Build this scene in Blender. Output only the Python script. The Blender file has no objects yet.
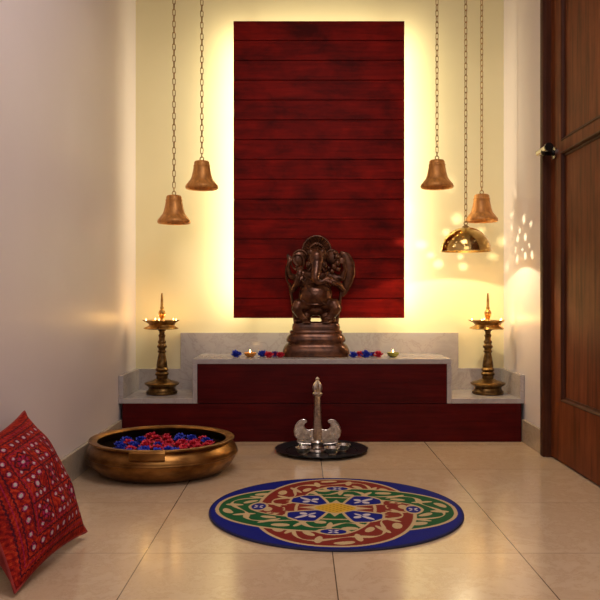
import bpy, bmesh, math, random
import numpy as np
from mathutils import Vector, Matrix

R = math.radians
sc = bpy.context.scene
COL = sc.collection

# ---------------------------------------------------------------- camera
cam_d = bpy.data.cameras.new('camera')
cam_d.sensor_width = 36.0
cam_d.lens = 36.0 * 760 / 600
cam = bpy.data.objects.new('camera', cam_d)
COL.objects.link(cam)
YAW = R(0.0)
cam.location = (0, 0, 0.70)
cam.rotation_euler = (R(90), 0, -YAW)
# depth lines meet at pixel (301, 298)
cam_d.shift_x = -(1 + 760 * math.tan(YAW)) / 600
cam_d.shift_y = -2 / 600
cam_d.clip_start = 0.02
sc.camera = cam

# ---------------------------------------------------------------- view + world
sc.view_settings.view_transform = 'Standard'
sc.view_settings.look = 'None'
sc.view_settings.gamma = 1.0
sc.view_settings.use_curve_mapping = False
sc.view_settings.exposure = 0.0
w = bpy.data.worlds.new('world')
sc.world = w
w.use_nodes = True
bg = w.node_tree.nodes['Background']
bg.inputs[0].default_value = (1.0, 0.92, 0.90, 1)
bg.inputs[1].default_value = 0.32


def area(name, loc, rot, sx, sy, power, col, spread=180):
    d = bpy.data.lights.new(name, 'AREA')
    d.shape = 'RECTANGLE'
    d.size = sx
    d.size_y = sy
    d.energy = power
    d.color = col
    d.spread = R(spread)
    o = bpy.data.objects.new(name, d)
    COL.objects.link(o)
    o.location = loc
    o.rotation_euler = rot
    return o


def point(name, loc, power, col, rad=0.01, parent=None):
    d = bpy.data.lights.new(name, 'POINT')
    d.energy = power
    d.color = col
    d.shadow_soft_size = rad
    o = bpy.data.objects.new(name, d)
    COL.objects.link(o)
    o.location = loc
    o.parent = parent
    return o


# ceiling light of the room in front of the niche and light coming from the room behind
area('ceiling_light', (0.15, 1.9, 2.46), (0, 0, 0), 0.9, 1.2, 21, (1.0, 0.89, 0.86))
area('room_light', (0.1, -0.5, 1.75), (R(72), 0, 0), 1.5, 0.9, 10, (1.0, 0.88, 0.84))
# LED strips in the shadow gap behind the red panel
LEDC = (1.0, 0.85, 0.54)
LY = 3.972
area('led_left', (-0.315, LY, 1.365), (R(90), 0, R(62)), 0.03, 1.48, 5.6, LEDC)
area('led_right', (0.502, LY, 1.365), (R(90), 0, R(-62)), 0.03, 1.48, 5.6, LEDC)
area('led_bottom', (0.095, LY, 0.635), (R(30), 0, 0), 0.80, 0.03, 0.9, LEDC)
area('led_top', (0.095, LY, 2.10), (R(150), 0, 0), 0.80, 0.03, 1.2, LEDC)

# ---------------------------------------------------------------- materials
MC = {}


def newmat(name):
    m = bpy.data.materials.new(name)
    m.use_nodes = True
    nt = m.node_tree
    b = nt.nodes['Principled BSDF']
    MC[name] = m
    return m, nt, b


def N(nt, typ, **kw):
    n = nt.nodes.new(typ)
    for k, v in kw.items():
        setattr(n, k, v)
    return n


def coords(nt, scale=(1, 1, 1), rot=(0, 0, 0)):
    tc = N(nt, 'ShaderNodeTexCoord')
    mp = N(nt, 'ShaderNodeMapping')
    mp.inputs['Scale'].default_value = scale
    mp.inputs['Rotation'].default_value = rot
    nt.links.new(tc.outputs['Object'], mp.inputs['Vector'])
    return mp.outputs['Vector']


def ramp(nt, fac, stops):
    r = N(nt, 'ShaderNodeValToRGB')
    el = r.color_ramp.elements
    while len(el) < len(stops):
        el.new(0.5)
    for e, (p, c) in zip(el, stops):
        e.position = p
        e.color = (c[0], c[1], c[2], 1)
    nt.links.new(fac, r.inputs[0])
    return r.outputs[0]


def noise(nt, vec, scale, detail=4, rough=0.5, dist=0.0):
    n = N(nt, 'ShaderNodeTexNoise')
    n.inputs['Scale'].default_value = scale
    n.inputs['Detail'].default_value = detail
    n.inputs['Roughness'].default_value = rough
    n.inputs['Distortion'].default_value = dist
    nt.links.new(vec, n.inputs['Vector'])
    return n.outputs['Fac']


def bump(nt, b, fac, strength=0.2, dist=0.002):
    n = N(nt, 'ShaderNodeBump')
    n.inputs['Strength'].default_value = strength
    n.inputs['Distance'].default_value = dist
    nt.links.new(fac, n.inputs['Height'])
    nt.links.new(n.outputs[0], b.inputs['Normal'])


def simple(name, c1, c2=None, rough=0.5, metal=0.0, scale=20, stretch=(1, 1, 1), bmp=0.0, spec=0.5,
           detail=5, lo=0.35, hi=0.65, rvar=0.0, bdist=0.002):
    m, nt, b = newmat(name)
    b.inputs['Roughness'].default_value = rough
    b.inputs['Metallic'].default_value = metal
    b.inputs['Specular IOR Level'].default_value = spec
    c2 = c2 or tuple(x * 0.75 for x in c1)
    v = coords(nt, stretch)
    f = noise(nt, v, scale, detail)
    nt.links.new(ramp(nt, f, [(lo, c2), (hi, c1)]), b.inputs['Base Color'])
    if bmp:
        bump(nt, b, f, bmp, bdist)
    if rvar:
        mr = N(nt, 'ShaderNodeMapRange')
        mr.inputs['To Min'].default_value = rough + rvar
        mr.inputs['To Max'].default_value = rough - rvar
        nt.links.new(f, mr.inputs['Value'])
        nt.links.new(mr.outputs[0], b.inputs['Roughness'])
    return m


def emis(name, c, s):
    m, nt, b = newmat(name)
    b.inputs['Base Color'].default_value = (*c, 1)
    b.inputs['Emission Color'].default_value = (*c, 1)
    b.inputs['Emission Strength'].default_value = s
    return m


simple('cream_paint', (0.80, 0.73, 0.46), (0.77, 0.70, 0.43), 0.6, scale=3, bmp=0.03)
simple('pink_white_paint', (0.66, 0.595, 0.60), (0.64, 0.575, 0.58), 0.42, scale=3, bmp=0.03, spec=0.35)
simple('ceiling_paint', (0.75, 0.70, 0.66), None, 0.8)
simple('brass', (0.50, 0.30, 0.09), (0.24, 0.12, 0.035), 0.36, 1.0, scale=30, rvar=0.12)
simple('old_brass', (0.24, 0.135, 0.045), (0.085, 0.045, 0.016), 0.38, 1.0, scale=45, rvar=0.12, bmp=0.25)
simple('urli_brass', (0.36, 0.175, 0.05), (0.12, 0.05, 0.014), 0.36, 1.0, scale=11, stretch=(1, 1, 2.5), rvar=0.14, bmp=0.1)
simple('bell_brass', (0.68, 0.31, 0.075), (0.46, 0.19, 0.045), 0.45, 0.45, scale=60, stretch=(1, 1, .4), rvar=0.1, bmp=0.3)
simple('dome_brass', (0.72, 0.50, 0.17), (0.55, 0.34, 0.10), 0.16, 1.0, scale=30, rvar=0.05)
simple('chain_brass', (0.42, 0.25, 0.09), None, 0.45, 0.7)
simple('silver', (0.80, 0.73, 0.65), (0.42, 0.36, 0.30), 0.30, 1.0, scale=70, rvar=0.1, bmp=0.4)
simple('black_tray', (0.045, 0.052, 0.062), (0.025, 0.028, 0.034), 0.28, 0.7)
simple('tray_inner', (0.045, 0.05, 0.058), (0.02, 0.022, 0.026), 0.18, 0.8)
simple('statue_brown', (0.165, 0.062, 0.028), (0.055, 0.019, 0.009), 0.25, 0.5, scale=28, bmp=0.25, rvar=0.06)
simple('chrome', (0.62, 0.60, 0.56), None, 0.2, 1.0)
simple('black_metal', (0.02, 0.018, 0.016), None, 0.25, 0.6)
simple('blue_petal', (0.02, 0.055, 0.60), (0.012, 0.025, 0.36), 0.6, scale=80)
simple('violet_petal', (0.16, 0.03, 0.38), (0.04, 0.01, 0.12), 0.6, scale=80)
simple('crimson_petal', (0.72, 0.015, 0.06), (0.45, 0.008, 0.03), 0.6, scale=80)
simple('green_brass', (0.42, 0.40, 0.10), (0.22, 0.20, 0.05), 0.35, 0.8)
simple('wick', (0.05, 0.04, 0.03), None, 0.8)
simple('rubber', (0.02, 0.02, 0.02), None, 0.7)
emis('flame', (1.0, 0.62, 0.20), 14)
emis('bulb_glow', (1.0, 0.80, 0.45), 25)
emis('led_glow', (1.0, 0.83, 0.42), 10)
m, nt, b = newmat('water')
b.inputs['Base Color'].default_value = (0.03, 0.02, 0.012, 1)
b.inputs['Roughness'].default_value = 0.04
b.inputs['Transmission Weight'].default_value = 0.6
b.inputs['IOR'].default_value = 1.33


def wood(name, dark, mid, light, axis, rough=0.35, scale=7.0, mottle=0.5, spec=0.5):
    m, nt, b = newmat(name)
    st = [14, 14, 14]
    st[axis] = 1.0
    v = coords(nt, tuple(st))
    f = noise(nt, v, scale * 0.6, 6, 0.62, 0.4)
    c = ramp(nt, f, [(0.30, dark), (0.5, mid), (0.72, light)])
    v2 = coords(nt, tuple(2.2 if i == axis else 3.6 for i in range(3)))
    f2 = noise(nt, v2, 2.2, 5, 0.6, 0.3)
    mx = N(nt, 'ShaderNodeMix', data_type='RGBA', blend_type='MULTIPLY')
    mx.inputs['Factor'].default_value = mottle
    c2 = ramp(nt, f2, [(0.32, (0.22, 0.2, 0.2)), (0.62, (1.15, 1.15, 1.15))])
    nt.links.new(c, mx.inputs['A'])
    nt.links.new(c2, mx.inputs['B'])
    nt.links.new(mx.outputs['Result'], b.inputs['Base Color'])
    b.inputs['Roughness'].default_value = rough
    b.inputs['Specular IOR Level'].default_value = spec
    bump(nt, b, f, 0.12, 0.001)
    return m


wood('red_plank', (0.125, 0.0030, 0.0014), (0.19, 0.0045, 0.0022), (0.26, 0.008, 0.0035), 0, 0.5, 6, 0.85, 0.08)
wood('red_front_shaded', (0.048, 0.0018, 0.0020), (0.074, 0.0028, 0.003), (0.10, 0.005, 0.004), 0, 0.40, 8, 0.35, 0.12)  # same red wood as the wall panel, weaker light painted in as darker tones
wood('door_wood', (0.075, 0.019, 0.006), (0.15, 0.038, 0.012), (0.21, 0.060, 0.020), 2, 0.5, 4, 0.35, 0.10)
wood('frame_wood', (0.040, 0.013, 0.007), (0.070, 0.023, 0.012), (0.10, 0.030, 0.013), 2, 0.5, 4, 0.3, 0.10)


def marble(name, base, vein, dark, scale, rough, soft=1.0):
    m, nt, b = newmat(name)
    v = coords(nt)
    f = noise(nt, v, scale, 8, 0.62, 1.6)
    c = ramp(nt, f, [(0.34, dark), (0.47, base), (0.50, vein), (0.53, base), (0.7, tuple(min(1, x * 1.05) for x in base))])
    nt.links.new(c, b.inputs['Base Color'])
    b.inputs['Roughness'].default_value = rough
    return m


marble('white_marble', (0.43, 0.39, 0.375), (0.36, 0.32, 0.305), (0.37, 0.335, 0.325), 5.5, 0.18)
marble('beige_skirting', (0.42, 0.35, 0.27), (0.37, 0.30, 0.22), (0.36, 0.30, 0.22), 6, 0.2)

# floor: beige polished marble tiles, 0.513 x 0.51 m, thin joints
m, nt, b = newmat('floor_tiles')
tc = N(nt, 'ShaderNodeTexCoord')
sep = N(nt, 'ShaderNodeSeparateXYZ')
nt.links.new(tc.outputs['Object'], sep.inputs[0])


def M(op, a, bb=None, c=None):
    n = N(nt, 'ShaderNodeMath', operation=op)
    for i, x in enumerate((a, bb, c)):
        if x is None:
            continue
        if isinstance(x, (int, float)):
            n.inputs[i].default_value = x
        else:
            nt.links.new(x, n.inputs[i])
    return n.outputs[0]


TX, TY, OX, OY = 0.5135, 0.512, 0.0865, 2.085
tx = M('DIVIDE', M('SUBTRACT', sep.outputs[0], OX), TX)
ty = M('DIVIDE', M('SUBTRACT', sep.outputs[1], OY), TY)
ix, iy = M('FLOOR', tx), M('FLOOR', ty)
dx = M('MULTIPLY', M('SUBTRACT', 0.5, M('ABSOLUTE', M('SUBTRACT', M('FRACT', tx), 0.5))), TX)
dy = M('MULTIPLY', M('SUBTRACT', 0.5, M('ABSOLUTE', M('SUBTRACT', M('FRACT', ty), 0.5))), TY)
joint = M('MAXIMUM', M('LESS_THAN', dx, 0.0016), M('MULTIPLY', M('LESS_THAN', dy, 0.0014), 0.75))
comb = N(nt, 'ShaderNodeCombineXYZ')
nt.links.new(M('ADD', sep.outputs[0], M('MULTIPLY', iy, 3.7)), comb.inputs[0])
nt.links.new(M('ADD', sep.outputs[1], M('MULTIPLY', ix, 5.3)), comb.inputs[1])
nt.links.new(M('MULTIPLY', M('ADD', ix, M('MULTIPLY', iy, 2.3)), 1.7), comb.inputs[2])
f = noise(nt, comb.outputs[0], 7.5, 12, 0.78, 0.35)
c = ramp(nt, f, [(0.33, (0.51, 0.36, 0.23)), (0.47, (0.56, 0.405, 0.265)), (0.495, (0.49, 0.34, 0.21)),
                 (0.52, (0.56, 0.41, 0.27)), (0.7, (0.60, 0.445, 0.30))])
mx = N(nt, 'ShaderNodeMix', data_type='RGBA')
nt.links.new(joint, mx.inputs['Factor'])
nt.links.new(c, mx.inputs['A'])
mx.inputs['B'].default_value = (0.13, 0.085, 0.05, 1)
nt.links.new(mx.outputs['Result'], b.inputs['Base Color'])
f2 = noise(nt, tc.outputs['Object'], 6, 3)
mr = N(nt, 'ShaderNodeMapRange')
mr.inputs['To Min'].default_value = 0.14
mr.inputs['To Max'].default_value = 0.22
nt.links.new(f2, mr.inputs['Value'])
nt.links.new(mr.outputs[0], b.inputs['Roughness'])
b.inputs['Specular IOR Level'].default_value = 0.6

# colour-attribute materials (patterned textiles)
for nm, rg in (('mat_pattern', 0.7), ('cushion_fabric', 0.85)):
    m, nt, b = newmat(nm)
    a = N(nt, 'ShaderNodeVertexColor', layer_name='pattern')
    v = coords(nt)
    f = noise(nt, v, 260, 2)
    mx = N(nt, 'ShaderNodeMix', data_type='RGBA', blend_type='MULTIPLY')
    mx.inputs['Factor'].default_value = 0.35
    nt.links.new(a.outputs[0], mx.inputs['A'])
    nt.links.new(ramp(nt, f, [(0.3, (0.5, 0.5, 0.5)), (0.7, (1.2, 1.2, 1.2))]), mx.inputs['B'])
    nt.links.new(mx.outputs['Result'], b.inputs['Base Color'])
    b.inputs['Roughness'].default_value = rg
    b.inputs['Specular IOR Level'].default_value = 0.06
    bump(nt, b, f, 0.35, 0.0015)
simple('cushion_back', (0.30, 0.02, 0.015), (0.2, 0.012, 0.01), 0.85, scale=40)
simple('mat_edge', (0.02, 0.02, 0.08), None, 0.8)

# ---------------------------------------------------------------- mesh helpers


def mk(name, bm, mat, parent=None, smooth=True, loc=None, sharp=40):
    me = bpy.data.meshes.new(name)
    bmesh.ops.recalc_face_normals(bm, faces=bm.faces)
    bm.to_mesh(me)
    bm.free()
    mats = mat if isinstance(mat, (list, tuple)) else [mat]
    for x in mats:
        me.materials.append(MC[x])
    if smooth:
        me.polygons.foreach_set('use_smooth', [True] * len(me.polygons))
        me.set_sharp_from_angle(angle=R(sharp))
    o = bpy.data.objects.new(name, me)
    COL.objects.link(o)
    if parent is not None:
        o.parent = parent
    if loc is not None:
        o.location = loc
    return o


def thing(name, label, cat, loc=(0, 0, 0), rz=0, group=None):
    o = bpy.data.objects.new(name, None)
    o.empty_display_size = 0.05
    COL.objects.link(o)
    o.location = loc
    o.rotation_euler = (0, 0, rz)
    tag(o, label, cat, group)
    return o


def tag(o, label=None, cat=None, group=None, kind=None):
    for k, v in (('label', label), ('category', cat), ('group', group), ('kind', kind)):
        if v:
            o[k] = v
    return o


def box(bm, x0, x1, y0, y1, z0, z1, bev=0.0, mi=0):
    r = bmesh.ops.create_cube(bm, size=1)
    vs = r['verts']
    for v in vs:
        v.co = Vector(((x0 + x1) / 2 + v.co.x * (x1 - x0), (y0 + y1) / 2 + v.co.y * (y1 - y0),
                       (z0 + z1) / 2 + v.co.z * (z1 - z0)))
    fs = {f for v in vs for f in v.link_faces}
    for f in fs:
        f.material_index = mi
    if bev:
        es = {e for v in vs for e in v.link_edges}
        bmesh.ops.bevel(bm, geom=list(es), offset=bev, segments=2, affect='EDGES', profile=0.5)


def lathe(bm, prof, seg=48, c=(0, 0, 0), mod=None, mi=0):
    """prof: list of (r, z). mod(theta, r, z) -> (r, z)."""
    rings = []
    for r, z in prof:
        if r < 1e-5:
            rings.append([bm.verts.new((c[0], c[1], c[2] + z))])
            continue
        ring = []
        for k in range(seg):
            t = 2 * math.pi * k / seg
            rr, zz = mod(t, r, z) if mod else (r, z)
            ring.append(bm.verts.new((c[0] + rr * math.cos(t), c[1] + rr * math.sin(t), c[2] + zz)))
        rings.append(ring)
    for a, b_ in zip(rings, rings[1:]):
        for k in range(seg):
            k2 = (k + 1) % seg
            if len(a) == 1 and len(b_) == 1:
                continue
            if len(a) == 1:
                f = bm.faces.new((a[0], b_[k2], b_[k]))
            elif len(b_) == 1:
                f = bm.faces.new((a[k], a[k2], b_[0]))
            else:
                f = bm.faces.new((a[k], a[k2], b_[k2], b_[k]))
            f.material_index = mi


def tube(bm, pts, rad, seg=8, closed=False, cap=True, mi=0):
    pts = [Vector(p) for p in pts]
    n = len(pts)
    rads = rad if isinstance(rad, (list, tuple)) else [rad] * n
    rings = []
    prev = None
    for i, p in enumerate(pts):
        if closed:
            t = (pts[(i + 1) % n] - pts[i - 1]).normalized()
        else:
            t = (pts[min(i + 1, n - 1)] - pts[max(i - 1, 0)]).normalized()
        if prev is None:
            a = Vector((0, 0, 1)) if abs(t.z) < 0.9 else Vector((0, 1, 0))
            u = t.cross(a).normalized()
        else:
            u = (prev - t * prev.dot(t)).normalized()
        prev = u
        v = t.cross(u)
        rings.append([bm.verts.new(p + (u * math.cos(2 * math.pi * k / seg) + v * math.sin(2 * math.pi * k / seg)) * rads[i])
                      for k in range(seg)])
    m = n if closed else n - 1
    for i in range(m):
        a, b_ = rings[i], rings[(i + 1) % n]
        for k in range(seg):
            f = bm.faces.new((a[k], a[(k + 1) % seg], b_[(k + 1) % seg], b_[k]))
            f.material_index = mi
    if cap and not closed:
        bm.faces.new(rings[0][::-1]).material_index = mi
        bm.faces.new(rings[-1]).material_index = mi


def ball(bm, c, r, sub=2, rot=None):
    """ellipsoid, r float or 3-tuple"""
    r = (r, r, r) if isinstance(r, (int, float)) else r
    mat = Matrix.Translation(c)
    if rot:
        from mathutils import Euler
        mat = mat @ Euler([R(a) for a in rot]).to_matrix().to_4x4()
    mat = mat @ Matrix.Diagonal((*r, 1))
    bmesh.ops.create_icosphere(bm, subdivisions=sub, radius=1, matrix=mat)


def limb(bm, pts, rads, step=0.5):
    """chain of overlapping balls for voxel union"""
    for (p, q), (a, c) in zip(zip(pts, pts[1:]), zip(rads, rads[1:])):
        p, q = Vector(p), Vector(q)
        L = (q - p).length
        n = max(2, int(L / (min(a, c) * step)) + 1)
        for i in range(n + 1):
            t = i / n
            ball(bm, p.lerp(q, t), a + (c - a) * t, 2)


def voxel(o, size, smooth_it=3):
    """bake voxel remesh + smooth into the mesh"""
    md = o.modifiers.new('r', 'REMESH')
    md.mode = 'VOXEL'
    md.voxel_size = size
    md.use_smooth_shade = True
    s = o.modifiers.new('s', 'SMOOTH')
    s.factor = 0.5
    s.iterations = smooth_it
    dg = bpy.context.evaluated_depsgraph_get()
    me = bpy.data.meshes.new_from_object(o.evaluated_get(dg))
    o.modifiers.clear()
    old = o.data
    o.data = me
    if not me.materials:
        me.materials.append(old.materials[0])
    me.polygons.foreach_set('use_smooth', [True] * len(me.polygons))


def spline(pts, n=8):
    """Catmull-Rom"""
    P = [Vector(p) for p in pts]
    P = [P[0]] + P + [P[-1]]
    out = []
    for i in range(1, len(P) - 2):
        p0, p1, p2, p3 = P[i - 1:i + 3]
        for k in range(n):
            t = k / n
            out.append(0.5 * ((2 * p1) + (p2 - p0) * t + (2 * p0 - 5 * p1 + 4 * p2 - p3) * t * t
                              + (3 * p1 - p0 - 3 * p2 + p3) * t ** 3))
    out.append(P[-2])
    return out


def lerps(a, n):
    """interpolate list of floats like spline() does"""
    out = []
    for i in range(len(a) - 1):
        for k in range(n):
            out.append(a[i] + (a[i + 1] - a[i]) * k / n)
    out.append(a[-1])
    return out


# ---------------------------------------------------------------- room shell
LX, RX, BY = -0.887, 1.088, 4.08
CZ = 2.50
NY = -0.8


def struct(name, bm, mat, **k):
    o = mk(name, bm, mat, smooth=False, **k)
    o['kind'] = 'structure'
    return o


bm = bmesh.new(); box(bm, LX - .1, RX + .1, NY, BY + .1, -0.05, 0); struct('floor', bm, 'floor_tiles')
bm = bmesh.new(); box(bm, LX - .1, RX + .1, NY, BY + .1, CZ, CZ + .05); struct('ceiling', bm, 'ceiling_paint')
bm = bmesh.new(); box(bm, LX - .1, RX + .1, BY, BY + .1, 0, CZ); struct('wall_back', bm, 'cream_paint')
bm = bmesh.new(); box(bm, LX - .1, LX, NY, BY, 0, CZ); struct('wall_left', bm, 'pink_white_paint')
DY0, DY1, DZ = 2.36, 3.385, 2.28          # door opening incl. frame
bm = bmesh.new()
box(bm, RX, RX + .1, DY1, BY, 0, CZ)
box(bm, RX, RX + .1, NY, DY0, 0, CZ)
box(bm, RX, RX + .1, DY0, DY1, DZ, CZ)
struct('wall_right', bm, 'pink_white_paint')
bm = bmesh.new(); box(bm, LX, LX + .016, NY, 3.70, 0, .108, .003); struct('baseboard_left', bm, 'beige_skirting')
bm = bmesh.new(); box(bm, RX - .014, RX, DY1, 3.70, 0, .110, .003)
box(bm, RX - .014, RX, NY, DY0, 0, .110, .003); struct('baseboard_right', bm, 'beige_skirting')

# door: frame, leaf with two sunk panels, lever handle
door = thing('door_1', None, None, (0, 0, 0)); door['kind'] = 'structure'
bm = bmesh.new()
FX = 1.064
for (y0, y1) in ((DY1 - .040, DY1), (DY0, DY0 + .040)):
    box(bm, FX, RX + .09, y0, y1, 0, DZ, .004)
    s = y0 if y1 == DY1 else y1
    box(bm, FX + .014, RX + .09, min(s, s - .002 if y1 == DY1 else s + .002), max(s, s + .002) if y1 != DY1 else s, 0, DZ - .045)
box(bm, FX, RX + .09, DY0 + .041, DY1 - .041, DZ - .075, DZ, .004)
mk('door_frame', bm, 'frame_wood', door)
LFX = 1.100
ly0, ly1 = DY0 + .043, DY1 - .043
bm = bmesh.new()
st = .125
z0 = .008; z1 = DZ - .08
pz = [(.262, 1.318), (1.362, 2.08)]
box(bm, LFX + .014, LFX + .04, ly0, ly1, z0, z1)                      # core
box(bm, LFX, LFX + .02, ly0, ly0 + st, z0, z1)
box(bm, LFX, LFX + .02, ly1 - st, ly1, z0, z1)
box(bm, LFX, LFX + .02, ly0 + st, ly1 - st, z0, pz[0][0])
box(bm, LFX, LFX + .02, ly0 + st, ly1 - st, pz[0][1], pz[1][0])
box(bm, LFX, LFX + .02, ly0 + st, ly1 - st, pz[1][1], z1)
leaf = mk('door_leaf', bm, 'door_wood', door, smooth=False)
for a, b2 in pz:
    bm = bmesh.new()
    y0, y1 = ly0 + st, ly1 - st
    # moulding frame: prism profile swept round the rectangle
    prof = [(0, -.001), (.005, -.003), (.009, .000), (.012, .009), (.020, .011), (.020, .016), (0, .016)]
    rings = []
    for (cy, cz, sy, sz) in ((y0, a, 1, 1), (y1, a, -1, 1), (y1, b2, -1, -1), (y0, b2, 1, -1)):
        rings.append([bm.verts.new((LFX + d, cy + sy * o_, cz + sz * o_)) for o_, d in prof])
    for i in range(4):
        A, B_ = rings[i], rings[(i + 1) % 4]
        for k in range(len(prof)):
            k2 = (k + 1) % len(prof)
            bm.faces.new((A[k], A[k2], B_[k2], B_[k]))
    mk('panel_moulding', bm, 'frame_wood', leaf, smooth=False)
HZ, HY = 1.338, 3.283
bm = bmesh.new()
tube(bm, [(LFX, HY, HZ - .012), (LFX - .010, HY, HZ - .012)], .026, 28)
h = mk('handle_rose', bm, 'chrome', leaf)
bm = bmesh.new()
tube(bm, [(LFX - .008, HY, HZ - .012), (LFX - .052, HY - .01, HZ - .012)], .012, 20)
ball(bm, (LFX - .052, HY - .012, HZ - .010), .016, 3)
tube(bm, [(LFX - .052, HY - .062, HZ), (LFX - .052, HY - .075, HZ)], .0185, 28)
mk('handle_neck', bm, 'black_metal', leaf)
bm = bmesh.new()
tube(bm, [(LFX - .052, HY - .062, HZ), (LFX - .052, HY + .07, HZ), (LFX - .052, HY + .076, HZ)], [.0145, .0135, .008], 24)
mk('door_handle', bm, 'chrome', leaf)

# ---------------------------------------------------------------- altar platform
FY = 3.694
altar = thing('altar_platform', 'stepped altar platform with red wooden fronts and grey marble tops, along the back wall', 'altar', (0, FY, 0))
tl, th = .024, .022
S1, S2 = .211, .4035       # step heights
UX0, UX1 = -.527, .732


def part(name, mat, boxes, parent, bev=.0015, off=(0, FY, 0)):
    bm = bmesh.new()
    for b_ in boxes:
        box(bm, b_[0] - off[0], b_[1] - off[0], b_[2] - off[1], b_[3] - off[1], b_[4] - off[2], b_[5] - off[2], bev)
    return mk(name, bm, mat, parent, smooth=False)


LI, RI = LX + .001, RX - .001
part('lower_front', 'red_front_shaded', [(LI + .017, RI - .015, FY + .004, FY + .03, 0, S1 - tl - .0015)], altar, .001)
part('upper_front', 'red_front_shaded', [(UX0 + th, UX1 - th, FY + .004, FY + .03, S1 - tl + .0015, S2 - tl)], altar, .001)
part('side_step_top', 'white_marble', [(LI, UX0 - .0005, FY, BY - .021, S1 - tl, S1)], altar)
part('side_step_top', 'white_marble', [(UX1 + .0005, RI, FY, BY - .021, S1 - tl, S1)], altar)
part('upper_top', 'white_marble', [(UX0, UX1, FY, BY - .021, S2 - tl, S2),
                                   (UX0, UX0 + th, FY, BY - .021, S1 - tl, S2 - tl - .0003),
                                   (UX1 - th, UX1, FY, BY - .021, S1 - tl, S2 - tl - .0003)], altar)
part('backsplash', 'white_marble', [(LI, -.644, BY - .02, BY - .0005, S1 - tl, .3215),
                                    (-.644, .841, BY - .02, BY - .0005, S1 - tl, .514),
                                    (.841, RI, BY - .02, BY - .0005, S1 - tl, .3245)], altar, .001)
part('side_splash', 'white_marble', [(LI, LI + .022, FY, BY - .0205, S1 + .0003, .323)], altar)
part('side_splash', 'white_marble', [(RI - .022, RI, FY, BY - .0205, S1 + .0003, .326)], altar)

# ---------------------------------------------------------------- red plank wall panel with lights behind
PX0, PX1, PZ0, PZ1 = -.350, .5365, .594, 2.138
pan = thing('wooden_wall_panel', 'tall red-stained panel of horizontal planks, glowing edges, mounted on the back wall', 'wall panel', ((PX0 + PX1) / 2, BY, PZ0))
bm = bmesh.new()
n = 15
hh = (PZ1 - PZ0) / n
hw = (PX1 - PX0) / 2
for k in range(n):
    box(bm, -hw, hw, -.140, -.130, k * hh + .0022, (k + 1) * hh - .0022, .0012)
box(bm, -hw + .0004, hw - .0004, -.1325, -.125, 0.002, PZ1 - PZ0 - .002)
mk('plank_board', bm, 'red_plank', pan, smooth=False)
bm = bmesh.new()
box(bm, -hw + .10, hw - .10, -.1245, -.0002, .10, .14)
box(bm, -hw + .10, hw - .10, -.1245, -.0002, 1.40, 1.44)
mk('mounting_batten', bm, 'frame_wood', pan, smooth=False)

# ---------------------------------------------------------------- hanging bells and dome


def chain(bm, z0, z1, ll=.033, lw=.0072, wr=.0020):
    """oval links, alternately turned, from z0 up to z1"""
    pitch = ll - 2 * wr - .001
    n = int((z1 - z0) / pitch)
    pitch = (z1 - z0) / n
    hl = ll / 2 - lw
    for i in range(n):
        zc = z0 + (i + .5) * pitch
        pts = []
        for k in range(12):
            t = 2 * math.pi * k / 12
            a, b_ = lw * math.cos(t), lw * math.sin(t)
            b_ += hl if b_ >= 0 else -hl
            th_ = R(25) + (R(90) if i % 2 else 0)
            pts.append((a * math.cos(th_), a * math.sin(th_), zc + b_))
        tube(bm, pts, wr, 5, closed=True)


def bell(x, y, zrim, label):
    t = thing('hanging_bell', label, 'bell', (x, y, zrim), 0, 'brass temple bells hanging on chains')
    prof = [(.070, .004), (.0775, .000), (.081, .004), (.0815, .010), (.079, .018), (.072, .026), (.066, .034), (.061, .040),
            (.0595, .0425), (.0575, .043), (.0535, .052), (.049, .066), (.0455, .082), (.0425, .098), (.0405, .110), (.0415, .112), (.0418, .116),
            (.040, .119), (.0385, .121), (.0385, .126), (.0375, .132), (.033, .138), (.020, .141), (0, .142)]
    inner = [(0, .132), (.03, .130), (.037, .112), (.044, .07), (.058, .035), (.068, .012), (.070, .004)]
    bm = bmesh.new()
    lathe(bm, inner + prof[1:], 48)
    mk('bell_body', bm, 'bell_brass', t)
    bm = bmesh.new()
    tube(bm, [(0, 0, .131), (0, 0, .03)], .002, 8)
    ball(bm, (0, 0, .022), .012, 2)
    mk('clapper', bm, 'old_brass', t)
    bm = bmesh.new()
    tube(bm, [(.009 * math.cos(a), 0, .150 + .009 * math.sin(a)) for a in [2 * math.pi * k / 20 for k in range(20)]], .0024, 8, True)
    tube(bm, [(0, .0125 * math.cos(a) * .5 + .0125 * 0, .168 + .0105 * math.sin(a)) for a in [2 * math.pi * k / 20 for k in range(20)]], .002, 8, True)
    mk('hanging_ring', bm, 'chain_brass', t)
    bm = bmesh.new()
    chain(bm, .176, CZ - zrim - .004)
    mk('chain', bm, 'chain_brass', t)
    bm = bmesh.new()
    tube(bm, [(0, 0, CZ - zrim - .012), (0, 0, CZ - zrim)], [.008, .02], 16)
    mk('ceiling_hook', bm, 'chain_brass', t)
    return t


def bx_(px, Y):
    return (px - 301) / 760 * Y


bell(bx_(174.0, 3.76), 3.76, .7 + (298 - 223.5) / 760 * 3.76, 'brass bell on the far left chain, hanging lower, nearest the left wall')
bell(bx_(201.8, 3.78), 3.78, .7 + (298 - 189) / 760 * 3.78, 'brass bell left of the red panel, hanging higher than its left neighbour')
bell(bx_(437.0, 3.78), 3.78, .7 + (298 - 188) / 760 * 3.78, 'brass bell just right of the red panel, highest on the right side')
bell(bx_(481.7, 3.86), 3.86, .7 + (298 - 221.8) / 760 * 3.86, 'brass bell on the far right chain, partly behind the perforated dome lamp')

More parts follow.
